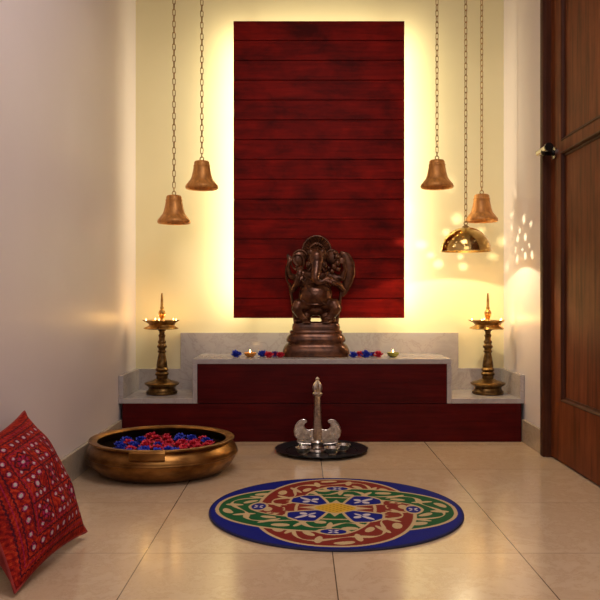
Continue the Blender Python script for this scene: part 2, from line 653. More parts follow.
# perforated dome lamp
DXc, DYc, DZr, DR = .800, 3.69, .929, .119
dome = thing('dome_lamp', 'polished brass half-dome lamp with punched holes, hanging by chain near right wall', 'hanging lamp', (DXc, DYc, DZr))
bm = bmesh.new()
pr = []
for k in range(25):
    a = math.pi / 2 * k / 24
    pr.append((DR * math.cos(a), .115 * math.sin(a)))
outer = [(DR + .003, -.003), (DR + .003, 0)] + pr
outer[-1] = (0, .115)
inner = [((DR - .0022) * math.cos(math.pi / 2 * k / 24), .1128 * math.sin(math.pi / 2 * k / 24)) for k in range(25)]
inner[-1] = (0, .1128)
lathe(bm, inner[::-1] + [(DR - .0022, -.003)] + outer, 96)
shell = mk('dome_shade', bm, 'dome_brass', dome)
bm = bmesh.new()
rnd = random.Random(11)
holes = []
for row, (zh, nn, r0) in enumerate(((.020, 14, .0076), (.037, 16, .0052), (.054, 13, .0074), (.070, 13, .0050), (.084, 9, .0068), (.097, 6, .0050))):
    for k in range(nn):
        t = 2 * math.pi * (k + .5 * (row % 2)) / nn + rnd.uniform(-.08, .08)
        zz = zh + rnd.uniform(-.003, .003)
        rr = DR * math.sqrt(1 - (zz / .115) ** 2)
        if -1.65 < (t + math.pi) % (2 * math.pi) - math.pi < -.42:
            continue
        pc, rh = Vector((rr * math.cos(t), rr * math.sin(t), zz)), r0 * rnd.uniform(.85, 1.12)
        if any((pc - c_).length < rh + r_ + .0035 for c_, r_ in holes):
            continue
        holes.append((pc, rh))
        nrm = Vector((math.cos(t) * rr / DR ** 2, math.sin(t) * rr / DR ** 2, zz / .115 ** 2)).normalized()
        p = Vector((rr * math.cos(t), rr * math.sin(t), zz))
        q = nrm.to_track_quat('Z', 'Y').to_matrix().to_4x4()
        bmesh.ops.create_cone(bm, cap_ends=True, segments=20, radius1=rh * .96, radius2=rh, depth=.02,
                              matrix=Matrix.Translation(p) @ q)
cut = mk('cutter', bm, 'brass', None, smooth=False, loc=(DXc, DYc, DZr))
bpy.context.view_layer.update()
md = shell.modifiers.new('b', 'BOOLEAN')
md.object = cut
md.operation = 'DIFFERENCE'
md.solver = 'EXACT'
dg = bpy.context.evaluated_depsgraph_get()
me = bpy.data.meshes.new_from_object(shell.evaluated_get(dg))
shell.modifiers.clear()
shell.data = me
assert len(me.polygons) > 500
me.polygons.foreach_set('use_smooth', [True] * len(me.polygons))
me.set_sharp_from_angle(angle=R(35))
bpy.data.objects.remove(cut)
bm = bmesh.new()
lathe(bm, [(0, .114), (.016, .113), (.017, .117), (.010, .121), (.006, .126), (0, .127)], 24)
tube(bm, [(.008 * math.cos(a), 0, .134 + .009 * math.sin(a)) for a in [2 * math.pi * k / 20 for k in range(20)]], .0024, 8, True)
mk('hanging_ring', bm, 'chain_brass', dome)
bm = bmesh.new(); chain(bm, .140, CZ - DZr - .004); mk('chain', bm, 'chain_brass', dome)
bm = bmesh.new(); tube(bm, [(0, 0, CZ - DZr - .012), (0, 0, CZ - DZr)], [.008, .02], 16); mk('ceiling_hook', bm, 'chain_brass', dome)
bm = bmesh.new(); tube(bm, [(0, 0, .113), (0, 0, .068)], .008, 12); mk('bulb_holder', bm, 'black_metal', dome)
bm = bmesh.new(); ball(bm, (0, 0, .060), .006, 2); mk('bulb', bm, 'bulb_glow', dome)
point('dome_bulb_light', (0, 0, .050), 8.5, (1.0, 0.82, 0.50), .0045, dome)

# ---------------------------------------------------------------- standing oil lamps
s = .0051


def flame_bm(bm, c, sz=1.0):
    lathe(bm, [(0, 0), (.0028 * sz, .002 * sz), (.0042 * sz, .006 * sz), (.0036 * sz, .011 * sz), (.0016 * sz, .017 * sz), (0, .022 * sz)], 12, c)


def oil_lamp(x, y, label, rz):
    t = thing('oil_lamp', label, 'oil lamp', (x, y, S1), rz, 'tall brass oil lamps')

    def pf(L):
        return [(r * s, (396.5 - py) * s) for r, py in L]
    bm = bmesh.new()
    lathe(bm, pf([(0, 396.4), (14.5, 396.5), (15.6, 395.3), (15.4, 393.6), (13.6, 392), (13.0, 390.2), (14.0, 388.6), (16.8, 386.8),
                  (17.3, 385.6), (16.6, 385), (13.5, 384), (9, 382.8), (6.4, 381.2), (0, 380.8)]), 48)
    mk('lamp_base', bm, 'old_brass', t)
    bm = bmesh.new()
    lathe(bm, pf([(0, 382), (5.2, 381.8), (5.7, 380), (5.6, 378.2), (6.6, 377.4), (6.9, 376), (6.2, 374.8), (5.3, 374), (6.3, 373), (6.6, 371.8),
                  (5.8, 370.6), (5.2, 370), (5.4, 368), (4.9, 364), (4.2, 360), (3.5, 356.5), (3.4, 355.4), (4.3, 354.6), (4.3, 353.4), (3.5, 352.6),
                  (3.7, 351), (4.9, 349.8), (4.9, 348.4), (3.8, 347.2), (3.5, 346.2), (4.2, 345), (4.1, 343.8), (3.1, 342.6), (2.9, 340), (3.5, 338.6),
                  (3.4, 337.4), (2.6, 336.4), (2.8, 334), (3.8, 333), (4.6, 331.8), (0, 331)]), 32)
    mk('lamp_stem', bm, 'old_brass', t)
    bm = bmesh.new()

    def md_(th_, r, z):
        k = max(0.0, math.cos(5 * th_)) ** 4
        f = max(0, (r / s - 12.5) / 5)
        return r * (1 + .10 * k * f) - .006 * f * (1 - k), z + .003 * k * f
    lathe(bm, pf([(0, 331.9), (4, 332), (15.6, 331.9), (17.0, 331.3), (16.0, 330.2), (13.4, 328.6), (12.6, 327.4), (13.6, 325.8), (17.2, 323.8), (17.8, 323.0),
                  (17.0, 323.0), (13, 325.2), (11, 326), (0, 326)]), 80, mod=md_)
    mk('oil_dish', bm, 'brass', t)
    bm = bmesh.new()
    lathe(bm, pf([(0, 326.2), (3.4, 326), (2.4, 323.5), (1.7, 321.5), (2.4, 320), (3.3, 317.6), (3.5, 315.4), (2.8, 313.4), (1.6, 312), (2.0, 310.5),
                  (1.5, 309), (1.35, 304), (1.1, 299), (.8, 297), (.9, 296.2), (0, 295.4)]), 24)
    mk('finial', bm, 'brass', t)
    for k in range(5):
        a = 2 * math.pi * k / 5
        c = (15.2 * s * math.cos(a), 15.2 * s * math.sin(a), (396.5 - 323.6) * s)
        bm = bmesh.new()
        tube(bm, [(c[0] * .7, c[1] * .7, c[2] - .009), c, (c[0] * 1.03, c[1] * 1.03, c[2] + .003)], .0018, 6)
        wk = mk('wick', bm, 'wick', t)
        bm = bmesh.new()
        flame_bm(bm, (c[0] * 1.03, c[1] * 1.03, c[2] + .002), .55)
        mk('flame', bm, 'flame', wk)
        point('flame_light', (c[0] * 1.03, c[1] * 1.03, c[2] + .016), .22, (1.0, .55, .16), .006, t)
    return t


oil_lamp(-.709, 3.876, 'tall brass oil lamp on the left marble step', R(90 + 36))
oil_lamp(.953, 3.876, 'tall brass oil lamp on the right marble step', R(90))

# ---------------------------------------------------------------- deity statue
GS = .00509
G = thing('elephant_headed_statue', 'dark brown carved elephant-headed deity statue with fan crown, on the upper marble step', 'statue', (.076, 3.872, S2))


def P(px, py, d=0.0):
    return Vector(((px - 315.8) * GS, d, (357.4 - py) * GS))


def superlathe(bm, L, e=4.0, dep=.5, seg=72, yo=0.0):
    rings = []
    for r, z, in L:
        ring = []
        for k in range(seg):
            t = 2 * math.pi * k / seg
            c, s_ = math.cos(t), math.sin(t)
            q = (abs(c) ** e + abs(s_) ** e) ** (-1 / e)
            ring.append(bm.verts.new((r * c * q, yo + r * dep * s_ * q, z)))
        rings.append(ring)
    for a, b_ in zip(rings, rings[1:]):
        for k in range(seg):
            bm.faces.new((a[k], a[(k + 1) % seg], b_[(k + 1) % seg], b_[k]))
    bm.faces.new(rings[0][::-1])
    bm.faces.new(rings[-1])


bm = bmesh.new()
superlathe(bm, [(r * GS, (357.4 - y) * GS) for r, y in ((32.6, 357.4), (33.4, 355.5), (33.2, 351), (31.6, 347.4), (29.6, 345), (27.6, 344.2), (27.8, 343.2), (29.4, 342.2),
                                                   (29.6, 340.2), (28.6, 337.6), (26.8, 335.6), (25.8, 334.8), (26.2, 333.8), (26.4, 332.4), (25.2, 331.4))], 3.6, .50)
mk('pedestal', bm, 'statue_brown', G)
bm = bmesh.new()
superlathe(bm, [(r * GS, (357.4 - y) * GS) for r, y in ((23.8, 331.5), (24, 328), (23.4, 325.4), (22.6, 324.4))], 5, .50)
mk('plinth_slab', bm, 'statue_brown', G)

bm = bmesh.new()
# torso and belly
ball(bm, P(315.3, 296, -.020), (.088, .062, .068), 3)
ball(bm, P(315.3, 288, .0), (.082, .050, .060), 3)
ball(bm, P(315.5, 277, .012), (.085, .040, .045), 3)
# head
ball(bm, P(316.3, 258.5, -.020), (.047, .045, .055), 3)
ball(bm, P(316.3, 266.5, -.030), (.040, .036, .036), 3)
ball(bm, P(316.3, 260.0, -.044), (.041, .040, .054), 3)
ball(bm, P(310.5, 254.0, -.045), (.020, .02, .022), 2)
ball(bm, P(322.0, 254.0, -.045), (.020, .02, .022), 2)
# cheeks
ball(bm, P(308.5, 266.5, -.040), (.017, .018, .022), 2)
ball(bm, P(324.0, 266.5, -.040), (.017, .018, .022), 2)
# ears: curled fans
ball(bm, P(300.2, 259.5, -.002), (.036, .013, .040), 3, (0, 20, 12))
ball(bm, P(331.8, 258.5, -.002), (.034, .013, .040), 3, (0, -20, -12))
for sg, cx in ((-1, 300.2), (1, 331.8)):
    pts = []
    for k in range(13):
        a = R(-70 + 250 * k / 12)
        pts.append(P(cx + sg * (7.4 * math.cos(a)), 259.5 - 8.4 * math.sin(a), -.010))
    limb(bm, pts, [.0058] * 13)
# trunk: down then curling towards the raised sweets hand on the right of the picture
tp = spline([P(316.2, 266, -.056), P(315.9, 272.5, -.070), P(314.8, 279, -.084), P(317.0, 283.2, -.086), P(322, 283.0, -.086), P(326, 280.4, -.086), P(330.0, 279.6, -.084)], 5)
limb(bm, tp, lerps([.032, .028, .0235, .018, .0145, .0115, .0085], 5))
# legs: fat bent legs, knees apart
limb(bm, [P(306, 306, -.010), P(298.5, 306, -.040), P(296.6, 309, -.048)], [.038, .034, .030])
limb(bm, [P(296.8, 309, -.048), P(300, 316, -.042), P(305.5, 321.5, -.040)], [.030, .022, .017])
limb(bm, [P(326, 306, -.010), P(333.5, 306, -.040), P(335.6, 309, -.048)], [.038, .034, .030])
limb(bm, [P(335.4, 310, -.048), P(331, 317, -.044), P(326, 320.5, -.046)], [.028, .021, .016])
ball(bm, P(306.5, 322.8, -.052), (.024, .032, .011), 2, (0, 0, 10))
ball(bm, P(326, 322.4, -.052), (.030, .026, .012), 2, (0, 0, -20))
for k in range(5):
    ball(bm, P(303.6 + 1.5 * k, 323.3, -.081), (.0044, .008, .0048), 1)
    ball(bm, P(321.6 + 1.6 * k, 323.2, -.076), (.0044, .008, .0048), 1)
# folded drape ends and seat behind the legs
ball(bm, P(300, 322, .020), (.036, .035, .018), 2)
ball(bm, P(331, 322, .020), (.036, .035, .018), 2)
ball(bm, P(316, 310.5, .005), (.070, .036, .034), 3)
ball(bm, P(306, 317, .010), (.030, .03, .040), 2)
ball(bm, P(326, 317, .010), (.032, .03, .040), 2)
ball(bm, P(316, 325, .01), (.10, .03, .012), 2)
# upper left arm (picture left), raised, with hand
limb(bm, [P(303, 275, .005), P(295.5, 279, -.004), P(289.8, 277, -.014)], [.025, .019, .016])
limb(bm, [P(289.8, 277, -.014), P(287.4, 269, -.024), P(289.2, 263.4, -.030)], [.016, .013, .0105])
# lower left arm to knee, palm out
limb(bm, [P(302, 280, -.006), P(295, 287, -.026), P(292.6, 291.5, -.042)], [.024, .018, .015])
limb(bm, [P(292.6, 291.5, -.042), P(295.8, 285.0, -.070), P(298.4, 279.4, -.078)], [.015, .012, .011])
ball(bm, P(299.2, 275.6, -.080), (.016, .010, .020), 2, (0, 15, 0))
for k in range(4):
    q = P(296.6 + 1.75 * k, 272.6 - (0.5, 1.3, 1.2, .4)[k], -.082)
    limb(bm, [q, q + Vector(((k - 1.5) * .0022, -.002, .013)), q + Vector(((k - 1.5) * .003, -.008, .020))], [.0045, .0042, .0038])
limb(bm, [P(302.6, 277, -.080), P(304.6, 274.6, -.084)], [.005, .004])
# upper right arm holding the axe-like paddle
limb(bm, [P(328, 275, .005), P(335.5, 279, -.002), P(342, 279, -.010)], [.025, .020, .017])
limb(bm, [P(342, 279, -.010), P(345.0, 271, -.020), P(343.2, 264.6, -.028)], [.016, .0125, .011])
# lower right arm: elbow out, forearm coming back to hold the bowl below the trunk tip
limb(bm, [P(330, 281, -.006), P(339, 287, -.018), P(343.0, 291.0, -.030)], [.024, .018, .016])
limb(bm, [P(343.0, 291.0, -.030), P(338.5, 285.5, -.062), P(332.0, 284.5, -.084)], [.015, .013, .0105])
ball(bm, P(330.6, 284.2, -.090), (.017, .013, .009), 2)
for k in range(4):
    q = P(329.0, 284.0 + .7 * k - .8, -.096 + .006 * k)
    limb(bm, [q, q + Vector((-.011, -.002, .001)), q + Vector((-.018, 0, .006))], [.0042, .004, .0035])
limb(bm, [P(331.0, 283, -.095), P(328.6, 280.9, -.099)], [.0045, .0036])
# left-hand fingers of raised upper arm
ball(bm, P(289.4, 261.2, -.030), (.012, .009, .015), 2)
for k in range(4):
    q = P(287.2 + 1.3 * k, 259.4, -.031)
    limb(bm, [q, q + Vector((-.001, -.002, (.016, .020, .010, .008)[k]))], [.0042, .0036])
limb(bm, [P(291.4, 262.4, -.034), P(293.2, 260.0, -.036)], [.0045, .0036])
# right upper hand
ball(bm, P(343.0, 262.0, -.030), (.014, .010, .016), 2)
for k in range(4):
    q = P(339.8, 259.8 + 1.6 * k, -.036)
    limb(bm, [q + Vector((.014, 0, 0)), q, q + Vector((-.005, .010, 0))], [.0045, .0044, .0036])
body = mk('body', bm, 'statue_brown', G)
voxel(body, .0030, 2)

# carved details as children
bm = bmesh.new()          # fan crown
seg = 34
c0 = P(316.5, 252.5, .006)
RO = 14.2 * GS
front, back = [], []
for k in range(seg + 1):
    a = R(-28) + R(236) * k / seg
    rid = .0075 if k % 2 else -.003
    row = []
    for j, q in enumerate((.30, .62, .80, .96)):
        row.append(bm.verts.new(c0 + Vector((RO * q * math.cos(a), -.010 - rid * (1 if j else .2), RO * 1.08 * q * math.sin(a)))))
    front.append(row)
    back.append([bm.verts.new(c0 + Vector((RO * q * math.cos(a), .010, RO * 1.08 * q * math.sin(a)))) for q in (.30, .96)])
for k in range(seg):
    for j in range(3):
        bm.faces.new((front[k][j], front[k][j + 1], front[k + 1][j + 1], front[k + 1][j]))
    bm.faces.new((back[k][0], back[k][1], back[k + 1][1], back[k + 1][0]))
    bm.faces.new((front[k][3], back[k][1], back[k + 1][1], front[k + 1][3]))
    bm.faces.new((front[k][0], back[k][0], back[k + 1][0], front[k + 1][0]))
tube(bm, [c0 + Vector((RO * math.cos(R(a)), -.006, RO * 1.08 * math.sin(R(a)))) for a in range(-30, 211, 6)], .0062, 10)
tube(bm, [c0 + Vector((RO * .50 * math.cos(R(a)), -.014, RO * .56 * math.sin(R(a)))) for a in range(-10, 191, 8)], .0048, 10)
for k in range(9):
    a = R(15 + 150 * k / 8)
    ball(bm, c0 + Vector((RO * .60 * math.cos(a), -.030, RO * .62 * math.sin(a) - .012)), .0052, 2)
mk('fan_crown', bm, 'statue_brown', G)
for sg in (-1, 1):      # tusks, eyes with brows
    bm = bmesh.new()
    limb(bm, [P(316.3 + sg * 5.6, 269.5, -.062), P(316.3 + sg * 8.2, 272.6, -.074), P(316.3 + sg * 9.6, 271.4, -.082)], [.0058, .0045, .0022], .4)
    mk('tusk', bm, 'statue_brown', G)
    bm = bmesh.new()
    ball(bm, P(316.3 + sg * 5.8, 262.0, -.058), (.0075, .004, .0042), 2)
    tube(bm, spline([P(316.3 + sg * 3.6, 260.4, -.064), P(316.3 + sg * 6.0, 259.6, -.061), P(316.3 + sg * 8.6, 261.2, -.048)], 4), .0022, 6)
    mk('eye', bm, 'statue_brown', G)
bm = bmesh.new()          # necklace, thread, belly band, anklets
tube(bm, spline([P(304, 273, -.035), P(307.5, 279, -.062), P(312, 283.5, -.078), P(316, 285, -.084), P(321, 283.5, -.078), P(325, 279, -.062), P(328, 273, -.035)], 6), .0036, 8)
for py, d in ((287, -.074), (290, -.080), (303.5, -.076)):
    pts = []
    for k in range(17):
        a = math.pi * k / 16
        w_ = math.sqrt(max(0.02, 1 - ((py - 296) / 13.4) ** 2))
        pts.append(Vector((P(315.3, 0).x - .087 * w_ * math.cos(a), -.020 - .062 * w_ * math.sin(a), (357.4 - py) * GS - .010 * math.sin(a))))
    tube(bm, pts, .0026, 6)
tube(bm, spline([P(301, 280, -.040), P(307, 289, -.080), P(314, 298, -.086), P(322, 304, -.078), P(328, 306, -.05)], 6), .0032, 8)
for x_, y_, d_ in ((303.6, 319.6, -.042), (328, 319.4, -.046)):
    tube(bm, [P(x_, y_, d_) + Vector((.019 * math.cos(a), .019 * math.sin(a), .004 * math.cos(a))) for a in [2 * math.pi * k / 20 for k in range(20)]], .0034, 6, True)
mk('ornaments', bm, 'statue_brown', G)
bm = bmesh.new()          # long paddle-shaped club behind right arm
tp = spline([P(342.0, 298, .016), P(346.5, 288, .012), P(349.0, 276, .008), P(348.2, 264, .004), P(344.5, 255, .0), P(342.0, 252.5, -.002)], 5)
rings = []
for p, r in zip(tp, lerps([.010, .022, .032, .033, .026, .010], 5)):
    rings.append([bm.verts.new(p + Vector((r * math.cos(a), .55 * r * math.sin(a) * 0.8, 0))) for a in [2 * math.pi * k / 20 for k in range(20)]])
for a_, b_ in zip(rings, rings[1:]):
    for k in range(20):
        bm.faces.new((a_[k], a_[(k + 1) % 20], b_[(k + 1) % 20], b_[k]))
bm.faces.new(rings[0][::-1]); bm.faces.new(rings[-1])
tube(bm, spline([P(341.2, 254, -.006), P(339.6, 262, -.006), P(340.5, 272, -.004), P(342.0, 282, .0)], 5), .0042, 8)
mk('club', bm, 'statue_brown', G)
bm = bmesh.new()          # lotus bud cluster by right shoulder and noose loop by left
for k, (x_, y_, r_) in enumerate(((333.5, 268, .014), (337.0, 264.5, .015), (336.0, 258.0, .014), (331.5, 272.5, .012), (337.6, 270.5, .013), (328.4, 269.2, .009), (334.2, 253.8, .010))):
    ball(bm, P(x_, y_, -.034 + .004 * (k % 3)), (r_, r_ * .8, r_ * 1.15), 2, (0, 20 * k, 0))
mk('flower_cluster', bm, 'statue_brown', G)
bm = bmesh.new()
lc = P(297.6, 263.5, -.028)
tube(bm, [lc + Vector((.033 * math.cos(a), 0, .040 * math.sin(a))) for a in [2 * math.pi * k / 28 for k in range(28)]], .0046, 8, True)
tube(bm, spline([P(289.0, 262, -.034), P(286.5, 268, -.034), P(285.8, 275, -.026), P(287.5, 283, -.018), P(292, 290, -.012)], 5), .0050, 8)
mk('noose', bm, 'statue_brown', G)
for sg in (-1, 1):      # slim carved frame posts at both sides
    bm = bmesh.new()
    cx = 316
    tube(bm, spline([P(cx + sg * 21.0, 325, .015), P(cx + sg * 22.5, 312, .018), P(cx + sg * 24.5, 298, .018), P(cx + sg * 26.5, 284, .014)], 5), [.0085] * 16, 10)
    mk('frame_post', bm, 'statue_brown', G)

# ---------------------------------------------------------------- flowers


def flower_mesh(bm, rad, seed):
    rn = random.Random(seed)
    for ring, (n_, r0, tilt) in enumerate(((9, 1.0, 12), (8, .82, 34), (7, .60, 55), (5, .38, 74))):
        for k in range(n_):
            a = 2 * math.pi * (k + .5 * (ring % 2)) / n_ + rn.uniform(-.15, .15)
            L = rad * r0 * rn.uniform(.88, 1.1)
            wd = L * .36
            ti = R(tilt + rn.uniform(-8, 8))
            u = Vector((math.cos(a) * math.cos(ti), math.sin(a) * math.cos(ti), math.sin(ti)))
            vv = Vector((-math.sin(a), math.cos(a), 0))
            nn = u.cross(vv) * -1
            base = Vector((0, 0, rad * .12))
            pts = [(0, .15, 0), (.5, 1.0, .10), (.85, .8, .05), (1.0, 0, -.05)]
            lft, rgt, mid = [], [], []
            for (q, ww, up) in pts:
                c_ = base + u * L * q + nn * L * up
                mid.append(bm.verts.new(c_ - nn * L * .10 * (1 if 0 < ww else 0)))
                lft.append(bm.verts.new(c_ + vv * wd * ww) if ww else mid[-1])
                rgt.append(bm.verts.new(c_ - vv * wd * ww) if ww else mid[-1])
            for i in range(3):
                for S in (lft, rgt):
                    vs = [mid[i], S[i], S[i + 1], mid[i + 1]]
                    vs = list(dict.fromkeys(vs))
                    if len(vs) >= 3:
                        bm.faces.new(vs)
    lathe(bm, [(0, 0), (rad * .5, 0.0), (rad * .35, rad * .22), (0, rad * .3)], 8)


FM = {}


def flower(kind, loc, rad, label, group, seed=0, fat=1.0, tall=1.25):
    key = (kind, seed % 3)
    rn = random.Random(seed * 7 + 3)
    if key not in FM:
        bm = bmesh.new()
        flower_mesh(bm, 1.0, seed)
        o = mk('flower', bm, kind, None, smooth=False)
        FM[key] = o.data
    else:
        o = bpy.data.objects.new('flower', FM[key])
        COL.objects.link(o)
    o.location = loc
    rad *= fat
    o.scale = (rad, rad, rad * tall)
    o.rotation_euler = (rn.uniform(-.12, .12), rn.uniform(-.12, .12), rn.uniform(0, 6.28))
    tag(o, label, 'flower', group)
    return o


# ---------------------------------------------------------------- brass bowl
BX, BYc = -.562, 3.085
bowl = thing('brass_bowl', 'wide shallow brass bowl of floating flowers on the floor by the left wall', 'bowl', (BX, BYc, 0))
prof = [(0, .004), (.17, .003), (.215, .000), (.250, .010), (.280, .034), (.298, .062), (.303, .082), (.297, .100), (.284, .113), (.279, .120),
        (.286, .126), (.291, .131), (.290, .136), (.284, .137), (.262, .134), (.256, .129), (.262, .118), (.276, .104), (.288, .084),
        (.284, .062), (.262, .036), (.21, .014), (0, .012)]
bm = bmesh.new()
lathe(bm, prof, 96)
mk('bowl_body', bm, 'urli_brass', bowl)
bm = bmesh.new()
lathe(bm, [(.3015, .074), (.3045, .077), (.3045, .080), (.3025, .083)], 96)
mk('body_ridge', bm, 'urli_brass', bowl)
bm = bmesh.new()
vs = []
for k in range(9):
    a = R(-90 - 12.5 + 25 * k / 8) - R(0.6)
    vs.append([(r * math.cos(a), r * math.sin(a), z) for r, z in ((.283, .1395), (.300, .1385), (.3085, .130), (.3085, .106), (.303, .100), (.290, .106), (.283, .125))])
rr = [[bm.verts.new(p) for p in row] for row in vs]
for a_, b_ in zip(rr, rr[1:]):
    for k in range(7):
        bm.faces.new((a_[k], a_[(k + 1) % 7], b_[(k + 1) % 7], b_[k]))
bm.faces.new(rr[0][::-1]); bm.faces.new(rr[-1])
mk('bowl_handle', bm, 'urli_brass', bowl, smooth=False)
bm = bmesh.new()
lathe(bm, [(.2770, .096), (.16, .0963), (0, .0963)], 64)
mk('water', bm, 'water', bowl)

rn = random.Random(5)
spots = []
tries = 0
while tries < 6000:
    tries += 1
    x, y = rn.uniform(-.19, .19), rn.uniform(-.17, .22)
    if (x / .19) ** 2 + ((y - .02) / .19) ** 2 > 1:
        continue
    if all((x - a) ** 2 + (y - b_) ** 2 > .043 ** 2 for a, b_ in spots):
        spots.append((x, y))
floaters = []
for i, (x, y) in enumerate(spots):
    # colour patches: blue left and back right, crimson through the middle
    if x < -.10 or (y > .07 and x > .03) or (y < -.08 and x < .10 and x > -.06):
        pb = .88
    else:
        pb = .14
    if rn.random() < pb:
        o = flower('blue_petal', (BX + x, BYc + y, .0975), .0265 * rn.uniform(.85, 1.12), 'small blue flower floating in the wide brass bowl', 'blue flowers in the brass bowl', i)
    else:
        o = flower('crimson_petal', (BX + x, BYc + y, .0975), .0265 * rn.uniform(.85, 1.12), 'small crimson flower floating in the wide brass bowl', 'crimson flowers in the brass bowl', i)
    floaters.append((x, y, o))
for colour in ('blue', 'crimson'):
    mine = [f_ for f_ in floaters if colour in f_[2]['group']]
    for key, word in ((lambda f_: f_[0], 'farthest left'), (lambda f_: -f_[0], 'farthest right'), (lambda f_: f_[1], 'nearest the bowl handle side'), (lambda f_: -f_[1], 'nearest the back rim')):
        f_ = min(mine, key=key)
        mine.remove(f_)
        f_[2]['label'] = '%s flower %s among those floating in the brass bowl' % (colour, word)
    for f_ in mine:
        f_[2]['label'] = 'small %s flower among others in the middle of the brass bowl' % colour

# flowers and tealights on the upper step
zt = S2 + .0002


def tx_(px, Y):
    return (px - 301) / 760 * Y


for i, (px, Y, kind, r, lab) in enumerate((
        (236.4, 3.83, 'blue_petal', .024, 'blue flower farthest left on the upper marble step'),
        (262.4, 3.86, 'blue_petal', .022, 'blue flower just right of the left tealight on the upper step'),
        (268.8, 3.79, 'crimson_petal', .022, 'crimson flower between a blue and a violet flower, left of the statue'),
        (274.6, 3.85, 'violet_petal', .020, 'violet flower between two crimson flowers, left of the statue'),
        (280.2, 3.800, 'crimson_petal', .021, 'crimson flower closest to the left side of the statue pedestal'),
        (353.4, 3.80, 'blue_petal', .021, 'blue flower closest to the right side of the statue pedestal'),
        (359.6, 3.87, 'crimson_petal', .019, 'crimson flower between two blue flowers, right of the statue'),
        (366.4, 3.80, 'blue_petal', .026, 'larger blue flower right of the statue, second blue one from it'),
        (372.2, 3.875, 'violet_petal', .017, 'small violet flower right of the statue beside a crimson one'),
        (378.8, 3.82, 'crimson_petal', .022, 'crimson flower farthest right on the upper step, beside the greenish tealight'))):
    flower(kind, (tx_(px, Y), Y, zt), r, lab, 'flowers on the upper marble step', i, 1.18, 1.8)


def diya(px, Y, mat, label, lit):
    t = thing('tealight_cup', label, 'tealight', (tx_(px, Y), Y, zt))
    bm = bmesh.new()
    lathe(bm, [(0, .0), (.014, 0), (.021, .004), (.028, .012), (.031, .021), (.029, .023), (.0265, .021), (.022, .012), (.012, .007), (0, .007)], 36)
    mk('cup', bm, mat, t)
    bm = bmesh.new()
    lathe(bm, [(.0255, .0165), (0, .0168)], 24)
    wax = mk('wax', bm, 'wax', t)
    bm = bmesh.new()
    tube(bm, [(0, 0, .016), (0, 0, .024)], .001, 6)
    wk = mk('wick', bm, 'wick', t)
    bm = bmesh.new()
    flame_bm(bm, (0, 0, .022), .8)
    mk('flame', bm, 'flame', wk)
    point('tealight_light', (0, 0, .036), lit, (1.0, .58, .2), .005, t)


simple('wax', (0.75, 0.62, 0.40), None, 0.4)
diya(250.2, 3.815, 'bell_brass', 'copper-coloured tealight cup left of the statue', .10)
diya(393.0, 3.815, 'green_brass', 'greenish brass tealight cup right of the statue', .07)

# ---------------------------------------------------------------- tray and silver pieces
TXc, TYc = .0935, 3.462
tray = thing('round_tray', 'dark round metal tray on the floor in front of the altar', 'tray', (TXc, TYc, 0))
bm = bmesh.new()


def scal(t, r, z):
    return (r * (1 + .010 * math.cos(20 * t)) if r > .195 else r, z)


lathe(bm, [(0, .002), (.150, .001), (.158, .000), (.172, .006), (.204, .013), (.211, .0155), (.211, .018), (.204, .0175), (.172, .010), (.160, .0055), (.150, .0058), (0, .0058)], 160, mod=scal)
mk('tray_plate', bm, 'black_tray', tray)
bm = bmesh.new()
lathe(bm, [(.1595, .0058), (.1615, .0082), (.1645, .0076)], 96)
mk('inner_ring', bm, 'tray_inner', tray)
TZ = .006
k_ = 3.44 / 760
hol = thing('incense_holder', 'silver incense holder with tall tapering column and two curled wings, on the dark tray', 'incense holder', ((317.4 - 301) * k_, 3.44, TZ))


def HP(py):
    return .7 - (py - 298) * k_ - TZ


bm = bmesh.new()
zz = lambda a: [(r * k_, max(0, HP(py))) for r, py in a]
lathe(bm, [(0, 0)] + zz([(8.2, 453), (9.0, 450.6), (8.2, 448.6), (5.4, 447.2), (4.8, 445.6), (6.8, 443.6), (7.4, 441.6), (6.2, 439.6), (0, 439)]), 32)
mk('foot', bm, 'silver', hol)
bm = bmesh.new()
lathe(bm, zz([(0, 440), (5.0, 440), (5.2, 431), (4.6, 427), (4.2, 420), (3.7, 408), (3.3, 397), (3.8, 395.8), (5.0, 395), (5.1, 393.6), (4.0, 392.4), (3.5, 391.6)]),
      8)
mk('column', bm, 'silver', hol, sharp=25)
bm = bmesh.new()
lathe(bm, zz([(3.5, 391.8), (4.3, 390), (4.6, 387.6), (3.9, 384.6), (2.4, 382), (1.2, 380.4), (1.8, 379.6), (1.9, 378.7), (1.0, 377.6), (0, 376.6)]), 24,
      mod=lambda t, r, z: (r * (1 + .09 * math.cos(8 * t)), z))
mk('bud_finial', bm, 'silver', hol)
